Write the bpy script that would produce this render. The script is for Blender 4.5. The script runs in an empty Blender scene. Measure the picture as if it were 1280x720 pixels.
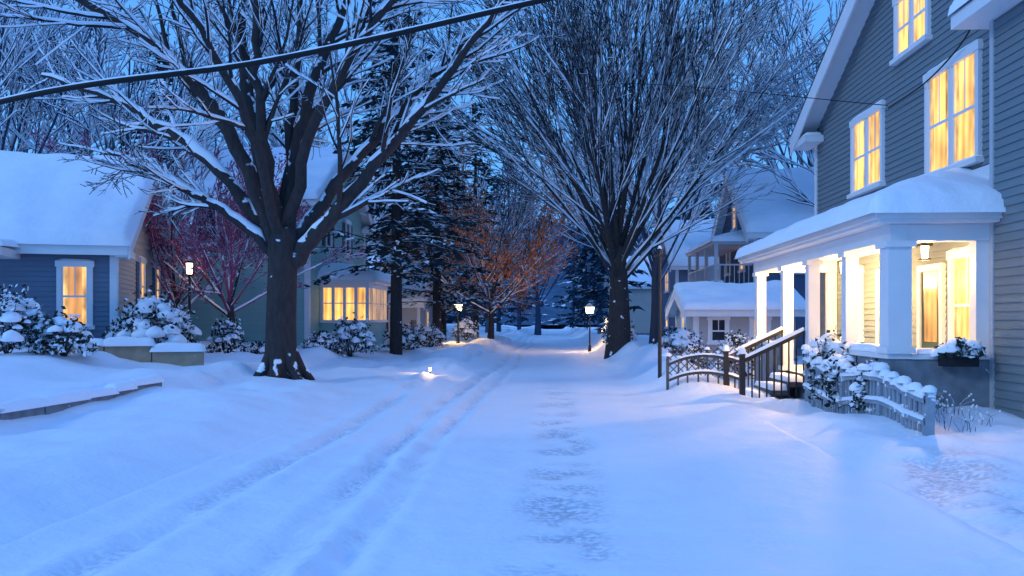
import bpy, math, random
import numpy as np
from mathutils import Vector, Matrix
random.seed(7); rng=np.random.default_rng(7)
S=bpy.context.scene
COL=S.collection
K=0.047   # road heading (x shift per metre of y)
# ------------------------------------------------------------ noise
_T=np.random.default_rng(3).random((256,256))
def vn(x,y):
    x=np.asarray(x,float);y=np.asarray(y,float)
    xi=np.floor(x).astype(int);yi=np.floor(y).astype(int);fx=x-xi;fy=y-yi
    fx=fx*fx*(3-2*fx);fy=fy*fy*(3-2*fy)
    a=_T[xi%256,yi%256];b=_T[(xi+1)%256,yi%256];c=_T[xi%256,(yi+1)%256];d=_T[(xi+1)%256,(yi+1)%256]
    return (a*(1-fx)+b*fx)*(1-fy)+(c*(1-fx)+d*fx)*fy-0.5
def fbm(x,y,o=4):
    r=0;a=1
    for i in range(o):
        r=r+a*vn(x*2**i+17*i,y*2**i+31*i);a*=.5
    return r
def ss(a,b,x):
    t=np.clip((np.asarray(x,float)-a)/(b-a),0,1);return t*t*(3-2*t)
# ------------------------------------------------------------ materials
def new_mat(name):
    m=bpy.data.materials.new(name);m.use_nodes=True
    nt=m.node_tree;return m,nt,nt.nodes['Principled BSDF']
def N(nt,t,**k):
    n=nt.nodes.new(t)
    for a,b in k.items(): setattr(n,a,b)
    return n
def to_diffuse(nt,b):
    d=N(nt,'ShaderNodeBsdfDiffuse');out=[n for n in nt.nodes if n.type=='OUTPUT_MATERIAL'][0]
    nt.links.new(d.outputs[0],out.inputs[0]);nt.nodes.remove(b);return d
def noise_n(nt,scale,detail=2,coord='Object',stretch=None):
    tc=N(nt,'ShaderNodeTexCoord');n=N(nt,'ShaderNodeTexNoise')
    n.inputs['Scale'].default_value=scale;n.inputs['Detail'].default_value=detail
    if stretch:
        mp=N(nt,'ShaderNodeMapping');mp.inputs['Scale'].default_value=stretch
        nt.links.new(tc.outputs[coord],mp.inputs[0]);nt.links.new(mp.outputs[0],n.inputs['Vector'])
    else: nt.links.new(tc.outputs[coord],n.inputs['Vector'])
    return n
def mixc(nt,fac,a,b):
    m=N(nt,'ShaderNodeMix',data_type='RGBA')
    for i,v in ((0,fac),(6,a),(7,b)):
        if isinstance(v,(int,float)): m.inputs[i].default_value=v
        elif isinstance(v,tuple): m.inputs[i].default_value=(*v[:3],1)
        else: nt.links.new(v,m.inputs[i])
    return m.outputs[2]
def math_n(nt,op,a,b=0.0,clamp=False):
    m=N(nt,'ShaderNodeMath',operation=op,use_clamp=clamp)
    for i,v in ((0,a),(1,b)):
        if isinstance(v,(int,float)): m.inputs[i].default_value=v
        else: nt.links.new(v,m.inputs[i])
    return m.outputs[0]
def maprange(nt,v,a,b,c=0,d=1):
    m=N(nt,'ShaderNodeMapRange');nt.links.new(v,m.inputs[0])
    for i,q in enumerate((a,b,c,d)): m.inputs[i+1].default_value=q
    return m.outputs[0]
def bump(nt,b,h,strength=.3,dist=.02):
    n=N(nt,'ShaderNodeBump');n.inputs['Strength'].default_value=strength;n.inputs['Distance'].default_value=dist
    nt.links.new(h,n.inputs['Height']);nt.links.new(n.outputs[0],b.inputs['Normal']);return n
SNOWC=(.82,.87,.93)
def mat_plain(name,c,rough=.7,var=.25,scale=6,snow=None,nscale=5,bs=.25,stretch=None,amp=2.2):
    m,nt,b=new_mat(name)
    n=noise_n(nt,scale,2,stretch=stretch)
    col=mixc(nt,n.outputs[0],tuple(v*(1-var) for v in c),tuple(min(1,v*(1+var)) for v in c))
    if snow is not None:
        g=N(nt,'ShaderNodeNewGeometry');sp=N(nt,'ShaderNodeSeparateXYZ');nt.links.new(g.outputs['Normal'],sp.inputs[0])
        n2=noise_n(nt,nscale,2)
        t=math_n(nt,'ADD',sp.outputs[2],math_n(nt,'MULTIPLY',math_n(nt,'SUBTRACT',n2.outputs[0],.5),amp))
        f=maprange(nt,t,snow,snow+.15)
        col=mixc(nt,f,col,SNOWC)
    nt.links.new(col,b.inputs['Base Color']);b.inputs['Roughness'].default_value=rough
    b.inputs['Specular IOR Level'].default_value=.25
    if bs>.3: bump(nt,b,n.outputs[0],bs,.02)
    return m
def mat_twig(name,c,snow,nscale,amp=1.6):
    m,nt,b=new_mat(name);b=to_diffuse(nt,b)
    g=N(nt,'ShaderNodeNewGeometry');sp=N(nt,'ShaderNodeSeparateXYZ');nt.links.new(g.outputs['Normal'],sp.inputs[0])
    n2=noise_n(nt,nscale,1)
    t=math_n(nt,'ADD',sp.outputs[2],math_n(nt,'MULTIPLY',math_n(nt,'SUBTRACT',n2.outputs[0],.5),amp))
    nt.links.new(mixc(nt,maprange(nt,t,snow,snow+.15),c,SNOWC),b.inputs['Color'])
    return m
def mat_snow(name,ground=False):
    m,nt,b=new_mat(name)
    n1=noise_n(nt,1.6,3);n2=noise_n(nt,17,3)
    col=mixc(nt,n1.outputs[0],(.78,.84,.91),(.88,.91,.95))
    if ground:
        at=N(nt,'ShaderNodeAttribute');at.attribute_name='worn'
        f=math_n(nt,'MULTIPLY',at.outputs['Fac'],maprange(nt,n2.outputs[0],.38,.58))
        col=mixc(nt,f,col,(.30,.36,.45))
        b.inputs['Roughness'].default_value=.6;b.inputs['Specular IOR Level'].default_value=.25
        nt.links.new(col,b.inputs['Base Color'])
    else:
        b=to_diffuse(nt,b);nt.links.new(col,b.inputs['Color'])
    h=math_n(nt,'ADD',math_n(nt,'MULTIPLY',n1.outputs[0],.05),math_n(nt,'MULTIPLY',n2.outputs[0],.009))
    bump(nt,b,h,1.0,1.0)
    return m
def mat_glow(name,c,strength,scale=1.6):
    m,nt,b=new_mat(name)
    n=noise_n(nt,scale,2,stretch=(1,1,.5))
    tc=N(nt,'ShaderNodeTexCoord');w=N(nt,'ShaderNodeTexWave');w.bands_direction='DIAGONAL'
    w.inputs['Scale'].default_value=3.0;w.inputs['Distortion'].default_value=1.2
    mp=N(nt,'ShaderNodeMapping');mp.inputs['Scale'].default_value=(1,1,.02)
    nt.links.new(tc.outputs['Object'],mp.inputs[0]);nt.links.new(mp.outputs[0],w.inputs[0])
    k=math_n(nt,'ADD',maprange(nt,n.outputs[0],.35,.65,.30,1.0),math_n(nt,'MULTIPLY',w.outputs['Fac'],.35))
    col=mixc(nt,n.outputs[0],(c[0],c[1]*.65,c[2]*.5),c)
    nt.links.new(col,b.inputs['Emission Color']);nt.links.new(math_n(nt,'MULTIPLY',k,strength),b.inputs['Emission Strength'])
    b.inputs['Base Color'].default_value=(.15,.1,.05,1);b.inputs['Roughness'].default_value=.15
    return m
def mat_emit(name,c,s):
    m,nt,b=new_mat(name);b.inputs['Emission Color'].default_value=(*c,1);b.inputs['Emission Strength'].default_value=s
    b.inputs['Base Color'].default_value=(.8,.8,.7,1);return m
M={}
M['snow']=mat_snow('snow');M['snow_ground']=mat_snow('snow_ground',True);M['road']=mat_snow('packed_snow',True)
M['bark']=mat_plain('bark',(.042,.036,.036),.9,.5,14,snow=.60,nscale=4,bs=.9,stretch=(1,1,.3),amp=2.8)
M['barkfine']=mat_twig('bark_twigs',(.035,.033,.04),.08,2.5)
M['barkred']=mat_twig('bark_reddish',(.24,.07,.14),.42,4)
M['barkfar_haze']=mat_twig('bark_far_haze',(.045,.065,.10),.40,2)  # distance haze put into the bark colour as a blue tint
M['barkdist_haze']=mat_twig('bark_distant_haze',(.05,.09,.15),.85,1.2)  # bluer bark again, haze painted into the colour
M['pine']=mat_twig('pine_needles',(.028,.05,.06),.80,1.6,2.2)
M['pinedist_haze']=mat_twig('pine_distant_haze',(.03,.065,.10),1.0,1.2,2.0)  # needle colour shifted to blue to stand for haze
M['leaf_or']=mat_twig('russet_leaves',(.46,.15,.05),.85,2,2.2)
M['leaf_pk']=mat_twig('red_berries',(.34,.08,.15),.8,2,2.2)
M['shrub']=mat_twig('shrub_leaves',(.035,.05,.045),.22,2.5,2.4)
M['white']=mat_plain('white_paint',(.72,.74,.76),.5,.06,3,bs=.1)
M['trim2']=mat_plain('grey_trim',(.45,.47,.5),.6,.08,3,bs=.1)
M['sage']=mat_plain('sage_siding',(.175,.215,.235),.65,.18,2,stretch=(.4,.4,6))
M['teal']=mat_plain('teal_siding',(.26,.46,.44),.65,.12,2,stretch=(.4,.4,6))
M['bluegrey']=mat_plain('bluegrey_siding',(.14,.19,.26),.65,.18,2,stretch=(.4,.4,6))
M['cream']=mat_plain('cream_siding',(.46,.44,.40),.65,.1,2)
M['navy']=mat_plain('slate_blue_siding',(.07,.11,.18),.65,.15,2)
M['tan']=mat_plain('tan_siding',(.42,.43,.44),.65,.1,2)
M['shingle']=mat_plain('shingles',(.06,.06,.07),.85,.3,8)
M['stone']=mat_plain('stone_wall',(.19,.22,.25),.9,.5,5,snow=.62,nscale=6,bs=.9,amp=3)
M['sandstone']=mat_plain('sandstone',(.34,.27,.19),.9,.3,5,snow=.6,nscale=4,bs=.6)
M['dark']=mat_plain('dark_metal',(.025,.025,.03),.5,.2,5,snow=.75,nscale=5)
M['wood']=mat_plain('weathered_wood',(.12,.10,.09),.8,.3,6,snow=.6,nscale=4)
M['picket']=mat_plain('fence_paint',(.26,.31,.36),.7,.3,6,snow=.32,nscale=7,amp=3)
M['darkglass']=mat_plain('dark_glass',(.02,.03,.05),.08,.1,2,bs=0)
M['glow']=mat_glow('window_glow',(1,.62,.17),1.7)
M['glow2']=mat_glow('window_glow_dim',(1,.52,.14),.85)
M['curtain']=mat_glow('curtain_glow',(1,.70,.24),1.15,4)
M['lamp']=mat_emit('lamp_glass',(1,.74,.38),9)
M['door']=mat_plain('door_paint',(.03,.07,.06),.4,.1,3)
M['cable']=mat_plain('cable_rubber',(.012,.012,.014),.7,.1,3)
# ------------------------------------------------------------ mesh helpers
def mk(name,V,F,mats,parent=None,mi=None,smooth=False,loc=None):
    me=bpy.data.meshes.new(name)
    V=np.asarray(V,dtype=np.float32).reshape(-1,3)
    if isinstance(F,np.ndarray):
        n=F.shape[1];me.vertices.add(len(V));me.vertices.foreach_set('co',V.ravel())
        me.loops.add(F.size);me.loops.foreach_set('vertex_index',F.astype(np.int32).ravel())
        me.polygons.add(len(F));me.polygons.foreach_set('loop_start',np.arange(len(F),dtype=np.int32)*n)
        me.update(calc_edges=True)
    else: me.from_pydata(V.tolist(),[],F)
    for m in (mats if isinstance(mats,(list,tuple)) else [mats]): me.materials.append(m)
    if mi is not None: me.polygons.foreach_set('material_index',np.asarray(mi,dtype=np.int32))
    if smooth: me.polygons.foreach_set('use_smooth',np.ones(len(me.polygons),dtype=bool))
    me.update()
    o=bpy.data.objects.new(name,me);COL.objects.link(o)
    if parent: o.parent=parent
    if loc: o.location=loc
    return o
def empty(name,loc=(0,0,0),rz=0):
    e=bpy.data.objects.new(name,None);COL.objects.link(e);e.location=loc;e.rotation_euler=(0,0,rz);e.empty_display_size=.3;return e
def grid_faces(nu,nv):
    i=np.arange((nu-1)*(nv-1));a=i//(nv-1);b=i%(nv-1);p=a*nv+b
    return np.stack([p,p+nv,p+nv+1,p+1],1)
class Bld:
    """collects parts (by name) as meshes in local space of a parent empty"""
    def __init__(s,parent): s.p=parent;s.d={}
    def add(s,part,mat,V,F):
        k=(part,mat);d=s.d.setdefault(k,[[],[]]);o=len(d[0])
        d[0].extend([tuple(v) for v in V]);d[1].extend([tuple(i+o for i in f) for f in F])
    def box(s,part,mat,x0,x1,y0,y1,z0,z1):
        V=[(x,y,z) for x in (x0,x1) for y in (y0,y1) for z in (z0,z1)]
        s.add(part,mat,V,[(0,1,3,2),(4,6,7,5),(0,4,5,1),(2,3,7,6),(0,2,6,4),(1,5,7,3)])
    def cyl(s,part,mat,c,r0,r1,z0,z1,n=12):
        V=[];F=[]
        for z,r in ((z0,r0),(z1,r1)):
            for i in range(n): a=2*math.pi*i/n;V.append((c[0]+r*math.cos(a),c[1]+r*math.sin(a),z))
        for i in range(n): F.append((i,(i+1)%n,n+(i+1)%n,n+i))
        F.append(tuple(range(n))[::-1]);F.append(tuple(range(n,2*n)));s.add(part,mat,V,F)
    def clap(s,part,mat,axis,pos,sgn,z0,z1,ext,step=.125):
        V=[];F=[];z=z0
        while z<z1-.01:
            zt=min(z+step,z1);a0,b0=ext(z);a1,b1=ext(zt)
            pr=pos+sgn*.028;o=len(V)
            pts=[(pr,a0,z),(pr,b0,z),(pos+sgn*.006,b1,zt),(pos+sgn*.006,a1,zt),(pos,a0,z),(pos,b0,z)]
            V+= [p if axis=='x' else (p[1],p[0],p[2]) for p in pts]
            F+= [(o,o+1,o+2,o+3),(o,o+4,o+5,o+1)];z=zt
        s.add(part,mat,V,F)
    def finish(s):
        for (part,mat),(V,F) in s.d.items():
            mk(part,V,F,M[mat],s.p,smooth=(mat=='snow'))
    def window(s,axis,pos,sgn,c,z0,z1,w,glow='glow',panes=1,shut=None,trim='white',curt=True,snow=True):
        def bx(part,mat,d0,d1,a0,a1,q0,q1):
            d0,d1=pos+sgn*d0,pos+sgn*d1
            if axis=='x': s.box(part,mat,min(d0,d1),max(d0,d1),a0,a1,q0,q1)
            else: s.box(part,mat,a0,a1,min(d0,d1),max(d0,d1),q0,q1)
        t=.11;W=w*panes+t*(panes-1);a=c-W/2
        bx('window_trim',trim,0,.085,a-t,a,z0,z1);bx('window_trim',trim,0,.085,a+W,a+W+t,z0,z1)
        bx('window_trim',trim,0,.10,a-t-.03,a+W+t+.03,z1,z1+t+.04)
        bx('window_trim',trim,0,.15,a-t-.05,a+W+t+.05,z0-.09,z0)
        if snow: s.blob('window_snow',(a-t-.05,a+W+t+.05),z0,pos,sgn,axis,.13,.06);s.blob('window_snow',(a-t-.03,a+W+t+.03),z1+t+.04,pos,sgn,axis,.09,.05)
        for i in range(panes):
            p=a+i*(w+t)
            if i: bx('window_trim',trim,0,.08,p-t,p,z0,z1)
            bx('window_panes',glow,0,.03,p,p+w,z0,z1)
            if curt:
                bx('curtains','curtain',.031,.036,p,p+w*.24,z0,z1);bx('curtains','curtain',.031,.036,p+w*.78,p+w,z0,z1)
            zm=(z0+z1)/2
            bx('window_sashes',trim,.03,.06,p,p+.04,z0,z1);bx('window_sashes',trim,.03,.06,p+w-.04,p+w,z0,z1)
            bx('window_sashes',trim,.03,.062,p+.04,p+w-.04,zm-.025,zm+.025)
            bx('window_sashes',trim,.037,.05,p+w/2-.012,p+w/2+.012,zm+.025,z1)
        if shut:
            for q in (a-t-.42,a+W+t+.02):
                bx('shutters',shut,0,.05,q,q+.40,z0,z1)
                for k in range(8):
                    zz=z0+.08+(z1-z0-.16)*k/8;bx('shutters',shut,.05,.062,q+.05,q+.35,zz,zz+.05)
    def blob(s,part,ab,z,pos,sgn,axis,d,h):
        n=max(6,int((ab[1]-ab[0])/.08));V=[];F=[];m=5
        for i in range(n+1):
            a=ab[0]+(ab[1]-ab[0])*i/n;e=min(1,(min(i,n-i)/1.5))
            for j in range(m):
                t=j/(m-1);dd=pos+sgn*d*t;hh=h*e*(math.sin(min(1,(1-t)*2.2)*math.pi/2))*(1+.5*float(vn(a*4+z,z*3+pos)))
                V.append((dd,a,z+hh+.002) if axis=='x' else (a,dd,z+hh+.002))
        for i in range(n):
            for j in range(m-1): q=i*m+j;F.append((q,q+m,q+m+1,q+1))
        s.add(part,'snow',V,F)
    def snowquad(s,part,P00,P10,P11,P01,th,taper=(1,1,1,1),nu=40,nv=24,seed=0,rnd=.22):
        P=[np.array(p,float) for p in (P00,P10,P11,P01)]
        lu=np.linalg.norm(P[1]-P[0]);lv=np.linalg.norm(P[3]-P[0])
        def cs(n):
            t=np.linspace(0,1,n);return t*.55+.45*(t*t*(3-2*t))
        U,Vv=np.meshgrid(cs(nu),cs(nv),indexing='ij')
        X=(P[0][None,None]*((1-U)*(1-Vv))[...,None]+P[1]*(U*(1-Vv))[...,None]+P[2]*(U*Vv)[...,None]+P[3]*((1-U)*Vv)[...,None])
        d=np.full(U.shape,9.)
        for f,e in ((taper[0],U*lu),(taper[1],(1-U)*lu),(taper[2],Vv*lv),(taper[3],(1-Vv)*lv)):
            if f: d=np.minimum(d,e)
        k=np.clip(d/rnd,0,1);prof=np.sqrt(np.clip(1-(1-k)**2,0,1))
        h=th*prof*(1+.5*fbm(X[...,0]*.8+seed,X[...,1]*.8+X[...,2],3)+.15*fbm(X[...,0]*3,X[...,1]*3+seed,2))
        X[...,2]+=h+.004
        s.add(part,'snow',X.reshape(-1,3),grid_faces(nu,nv).tolist())
def H(x,y):
    x=np.asarray(x,float);y=np.asarray(y,float);s=x-K*y
    far=ss(14,26,y)
    h=.0*s
    L=ss(-3.5,-5.2,s);R=ss(3.0,4.4,s)
    h=h+(.33+.26*fbm(x*.5,y*.35))*L+.30*ss(-6.8,-7.6,s)+.25*ss(-8,-11,s)
    h=h+(.16+.22*fbm(x*.6+9,y*.4))*R+.12*ss(4.4,7,s)
    h=h+far*(.48+.6*fbm(x*.35+3,y*.45,3))*np.exp(-((s+3.5)/.9)**2)
    h=h+(.12+.46*far)*(1+1.3*fbm(x*.35+7,y*.5,3))*np.exp(-((s-3.2)/.75)**2)*ss(8,16,y)
    h=h+np.maximum(0,fbm(x*1.1+4,y*.9+2,3))*.30*(R*ss(12,17,y)*ss(6.5,5,s)+L*ss(12,18,y)*.9)
    h=h+.06*fbm(x*1.2,y*.9,4)*(R+L)
    h=h+.02*fbm(x*5,y*4,3)*(R+L)
    return h
def Hs(x,y): return float(H(x,y))
def road_h(s,y):
    x=s+K*y
    h=.012+.035*fbm(x*.6,y*.3,4)+.012*fbm(x*4,y*2.5,4)
    w=np.zeros_like(h)
    for s0,wd,dp,ph in ((-3.30,.15,.062,0),(-2.05,.14,.068,1),(-1.50,.12,.055,1.3),(-.5,.2,.012,2),(1.7,.25,.012,2.6)):
        c=s0+.12*np.sin(y*.22+ph)+.07*vn(y*.5+ph*9,0*y)+(.012*(y-6) if s0<-2.4 else 0)
        u=(s-c)/wd
        tread=1+1.1*fbm(s*7,y*3,3)
        br=.75+.6*fbm(y*.25+ph*5,s*.2,2)
        h=h-dp*br*np.exp(-u*u)*tread+dp*br*.5*np.exp(-((np.abs(u)-1.8)/.7)**2)*(1+1.5*fbm(s*6,y*4,3))
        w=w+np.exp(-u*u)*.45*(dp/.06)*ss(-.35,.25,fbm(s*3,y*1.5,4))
    pm=np.exp(-((s-.12-.06*np.sin(y*.7))/.40)**4)*ss(30,12,y)
    rr=fbm(s*1.6,y*1.9,5)
    h=h-pm*.022*(1+2.2*rr)
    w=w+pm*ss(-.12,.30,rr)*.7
    return h,w
def sheet(name,s_,y_,hf,mat):
    Sg,Yg=np.meshgrid(s_,y_,indexing='ij');z,w=hf(Sg,Yg)
    V=np.stack([Sg+K*Yg,Yg,z],-1).reshape(-1,3)
    o=mk(name,V,grid_faces(len(s_),len(y_)),mat,smooth=True)
    at=o.data.attributes.new('worn','FLOAT','POINT');at.data.foreach_set('value',w.ravel().astype(np.float32))
    return o
def ysteps(a,b,base,k):
    r=[a]
    while r[-1]<b: r.append(r[-1]+max(base,k*abs(r[-1])))
    return np.array(r)
yg=np.concatenate([[-400,-150,-60,-30,-15,-8,-3,0,1.5],ysteps(2.6,90,.07,.013),[100,130,170,230,320,500,800]])
sg=np.concatenate([[-800,-300,-140,-80,-50,-32],np.arange(-24,-7.5,.3),np.arange(-7.5,-3.2,.08),np.arange(-3.2,2.8,.5),np.arange(2.8,7,.08),np.arange(7,24,.3),[32,50,80,140,300,800]])
def gh(s,y):
    x=s+K*y;h=H(x,y)-.13*ss(-3.95,-3.7,s)*ss(3.35,3.1,s)
    rr=fbm(s*2.0+5,y*1.6,5)
    pm=np.exp(-((s-4.2)/.9)**4)*ss(11,9,y)*ss(4,6,y)
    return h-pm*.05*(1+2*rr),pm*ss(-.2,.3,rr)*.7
sheet('snowy_ground',sg,yg,gh,M['snow_ground'])
yr=np.concatenate([[-30,-10,-2,1],ysteps(2.6,70,.055,.011),[75,85,100,120,150]])
def rh(s,y):
    h,w=road_h(s,y);e=ss(3.3,3.6,s)+ss(-3.9,-4.2,s)
    base=H(s+K*y,y)
    return base*(1)+h-.09*e,w*(1-e)
sheet('road',np.arange(-4.2,3.65,.05),yr,rh,M['road'])
# ------------------------------------------------------------ trees
class Tree:
    def __init__(s,seed): s.V=[];s.F=[];s.mi=[];s.n=0;s.r=np.random.default_rng(seed);s.fat=1.0;s.smin=.02
    def tube(s,P,R,sides,mi=0):
        P=np.asarray(P,float);R=np.asarray(R,float);t=np.gradient(P,axis=0)
        t/=np.linalg.norm(t,axis=1)[:,None]+1e-9
        ref=np.array([.31,.95,.02]) if abs(t[0,1])<.9 else np.array([1,0,.1])
        a=np.cross(t,ref);a/=np.linalg.norm(a,axis=1)[:,None]+1e-9;b=np.cross(t,a)
        an=np.arange(sides)*2*math.pi/sides
        V=P[:,None]+R[:,None,None]*(np.cos(an)[None,:,None]*a[:,None]+np.sin(an)[None,:,None]*b[:,None])
        n=len(P);i=np.arange((n-1)*sides);q=i//sides;k=i%sides
        F=np.stack([q*sides+k,q*sides+(k+1)%sides,(q+1)*sides+(k+1)%sides,(q+1)*sides+k],1)+s.n
        s.V.append(V.reshape(-1,3));s.F.append(F);s.mi.append(np.full(len(F),mi));s.n+=n*sides
    def limb(s,P,R,sides=8,snow=True):
        P=np.asarray(P,float);R=np.asarray(R,float)
        s.tube(P,R,sides,0 if R[0]>.05 else 1)
        if snow and R[0]>s.smin:
            d=np.gradient(P,axis=0);d/=np.linalg.norm(d,axis=1)[:,None];k=np.clip(1.28-np.abs(d[:,2]),.05,1)
            Q=P.copy();Q[:,2]+=R*.66*k+.011*s.fat
            rr=(R*.78+.013*s.fat)*np.clip(k*1.7,.1,1)*(1+.5*s.r.uniform(-.6,.5,len(R)))
            s.tube(Q,rr,max(4,sides-2),2)
    def smooth(s,pts,n):
        pts=np.asarray(pts,float);m=len(pts);t=np.linspace(0,m-1,n)
        out=[]
        for u in t:
            i=min(int(u),m-2);f=u-i
            p0=pts[max(i-1,0)];p1=pts[i];p2=pts[i+1];p3=pts[min(i+2,m-1)]
            out.append(.5*((2*p1)+(-p0+p2)*f+(2*p0-5*p1+4*p2-p3)*f*f+(-p0+3*p1-3*p2+p3)*f**3))
        return np.array(out)
    def grow(s,p,d,L,r,lev,cfg):
        rg=s.r;n=cfg['seg'][lev];P=[p];D=d/np.linalg.norm(d)
        st=L/n
        for i in range(n):
            D=D+rg.normal(0,cfg['wig'],3)+np.array([0,0,cfg['up'][lev]]);D/=np.linalg.norm(D);P.append(P[-1]+D*st)
        P=np.array(P);R=np.linspace(r,max(cfg['rmin'],r*.3),n+1)
        s.limb(P,R,cfg['sides'][lev],snow=cfg.get('snow',True))
        s.kids(P,R,L,lev,cfg)
    def kids(s,P,R,L,lev,cfg,t0=.18,num=None):
        rg=s.r
        if lev+1>=len(cfg['num']): return
        m=num or cfg['num'][lev+1]
        for j in range(m):
            t=t0+(1-t0)*(j+rg.random())/m;u=t*(len(P)-1);i=min(int(u),len(P)-2);f=u-i
            q=P[i]*(1-f)+P[i+1]*f;dr=P[i+1]-P[i];dr=dr/np.linalg.norm(dr)
            a=math.radians(rg.normal(cfg['ang'],9));v=rg.normal(0,1,3);v-=v.dot(dr)*dr;v/=np.linalg.norm(v)
            if cfg.get('out') is not None:
                v=v+cfg['out']*np.array([q[0],q[1],0])/(np.hypot(q[0],q[1])+.5);v-=v.dot(dr)*dr;v/=np.linalg.norm(v)
            dd=dr*math.cos(a)+v*math.sin(a)
            l=L*cfg['ratio']*(1.15-.55*t)*rg.uniform(.7,1.25)
            rr=max(cfg['rmin'],(R[i]*(1-f)+R[i+1]*f)*cfg['rr'])
            s.grow(q,dd,l,rr,lev+1,cfg)
    def leaves(s,n,size,mi,spread=.12,frac=1.0):
        allV=np.concatenate(s.V[-int(len(s.V)*.7):]);c=allV[s.r.integers(0,len(allV),n)]+s.r.normal(0,spread,(n,3))
        a=s.r.normal(0,1,(n,3));a/=np.linalg.norm(a,axis=1)[:,None];b=np.cross(a,s.r.normal(0,1,(n,3)));b/=np.linalg.norm(b,axis=1)[:,None]
        sz=size*s.r.uniform(.6,1.4,(n,1))
        V=np.stack([c-a*sz,c-b*sz*.6,c+a*sz,c+b*sz*.6],1).reshape(-1,3)
        F=np.arange(n*4).reshape(n,4)+s.n;s.V.append(V);s.F.append(F);s.mi.append(np.full(n,mi));s.n+=n*4
    def obj(s,name,mats,loc,rz=0,sc=1):
        o=mk(name,np.concatenate(s.V),np.concatenate(s.F),mats,mi=np.concatenate(s.mi),smooth=True,loc=loc);o.rotation_euler[2]=rz;o.scale=(sc,)*3
        return o
TM=[M['bark'],M['barkfine'],M['snow']]
# --- big street tree (left)
T=Tree(11);T.fat=1.35;T.smin=.0125
cfg=dict(seg=[8,6,4,3],wig=.08,up=[.02,.03,.03,.02],rmin=.010,sides=[7,5,4,3],num=[0,9,7,4],ang=34,ratio=.44,rr=.48,out=.35)
tr=T.smooth([(0,0,-.3),(0,0,.05),(-.02,.0,.7),(.0,0,1.8),(.03,0,2.8),(.05,0,3.5)],12)
T.tube(tr,[.68,.56,.46,.40,.375,.36,.35,.345,.34,.35,.35,.28],16,0)
for k in range(7):
    a=k*.9+.2;T.tube([(math.cos(a)*.18,math.sin(a)*.18,.7),(math.cos(a)*.38,math.sin(a)*.38,.25),(math.cos(a)*.75,math.sin(a)*.75,-.12)],[.16,.16,.06],8,0)
limbs=[([(-.1,0,3.0),(-.95,-.4,5.4),(-2.2,-.9,7.2),(-4.1,-1.3,8.4),(-6.2,-1.6,9.5)],.20),
([(-.2,.1,3.2),(-1.7,.5,5.0),(-3.2,1.0,6.1),(-4.6,1.4,6.9),(-6.6,1.8,7.6)],.17),
([(-.2,0,2.9),(-1.3,-.3,3.9),(-2.4,-.5,4.5),(-3.8,-.6,5.2)],.13),
([(-.15,0,3.1),(-.7,.3,6.0),(-1.1,.6,7.8),(-1.3,.9,9.8),(-1.6,1.2,12)],.19),
([(0,.1,3.2),(-.3,-.5,5.8),(-.3,-1.0,8.3),(.1,-1.4,11)],.16),
([(.1,0,3.1),(.4,.3,6.0),(.85,.7,7.8),(1.5,1.0,9.5),(2.3,1.2,12)],.19),
([(.15,0,3.6),(.95,-.5,6.1),(2.2,-1.0,7.8),(3.3,-1.3,9.0),(4.3,-1.4,10.4)],.15),
([(.15,0,2.6),(.6,-.1,3.1),(1.35,-.2,3.9),(2.4,-.4,5.1),(3.4,-.5,6.3),(4.6,-.7,7.8),(6.2,-.9,9.6)],.22),
([(.15,.1,3.0),(1.6,.3,5.1),(3.0,.6,6.7),(3.9,.8,7.8),(5.3,1.0,8.9)],.16),
([(0,.1,3.2),(.2,1.4,5.6),(.3,2.8,7.6),(.2,4.0,9.6)],.15),
([(0,-.1,3.2),(-.4,-1.5,5.8),(-1.2,-2.8,7.8),(-1.9,-4.0,9.6)],.14),
([(.05,0,3.3),(.1,.5,6),(.3,.6,9),(.4,.5,12.5)],.15)]
for pts,r in limbs:
    P=T.smooth(pts,22);L=np.linalg.norm(np.diff(P,axis=0),axis=1).sum()
    P[2:-1]+=T.r.normal(0,.035,(19,3))
    R=np.linspace(r,r*.22,22);T.limb(P,R,9)
    T.kids(P,R,L*.85,0,cfg,t0=.25,num=13)
T.obj('bare_maple_tree',TM,(-5.4,20,Hs(-5.4,20)-.05))
# --- vase shaped trees
def vase(seed,h,n0,rmin=.016,num=(0,8,7,5),tr=.5,spread=42,split=3.6,ang=24,wig=.05,lr=.36,fat=1.0,up=(.015,.04,.04,.02),seg=(10,7,5,3),sides=(6,4,3,3),snow=True):
    T=Tree(seed);T.fat=fat;T.tube(T.smooth([(0,0,-.3),(0,0,.3),(.05,0,split*.5),(0,.05,split*1.1)],8),np.linspace(tr*1.35,tr*.6,8),12,0)
    cfg=dict(seg=list(seg),wig=wig,up=list(up),rmin=rmin,sides=list(sides),num=list(num),ang=ang,ratio=.52,rr=.5,out=.5,snow=snow)
    for i in range(n0):
        a=i*2.4+T.r.random()*.6;k=(i+.5)/n0;tilt=math.radians(5+spread*k**.8)
        d=np.array([math.cos(a)*math.sin(tilt),math.sin(a)*math.sin(tilt),math.cos(tilt)])
        z=split*(1.12-.42*k)
        T.grow(np.array([0,0,z]),d,(h-z)*(1.0-.16*k)*T.r.uniform(.85,1.05),tr*lr*T.r.uniform(.75,1.15),0,cfg)
    return T
vase(5,15.6,22,num=(0,11,8,4),tr=.5,rmin=.016,spread=37,ang=20,wig=.03,lr=.21,fat=2.1,split=4.2,up=(.0,.02,.03,.02)).obj('vase_shaped_bare_tree',TM,(4.35,35,.1))
def inst(src,name,loc,rz,sc):
    o=bpy.data.objects.new(name,src.data);COL.objects.link(o);o.location=loc;o.rotation_euler[2]=rz;o.scale=(sc*random.uniform(.9,1.1),sc*random.uniform(.9,1.1),sc);return o
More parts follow.
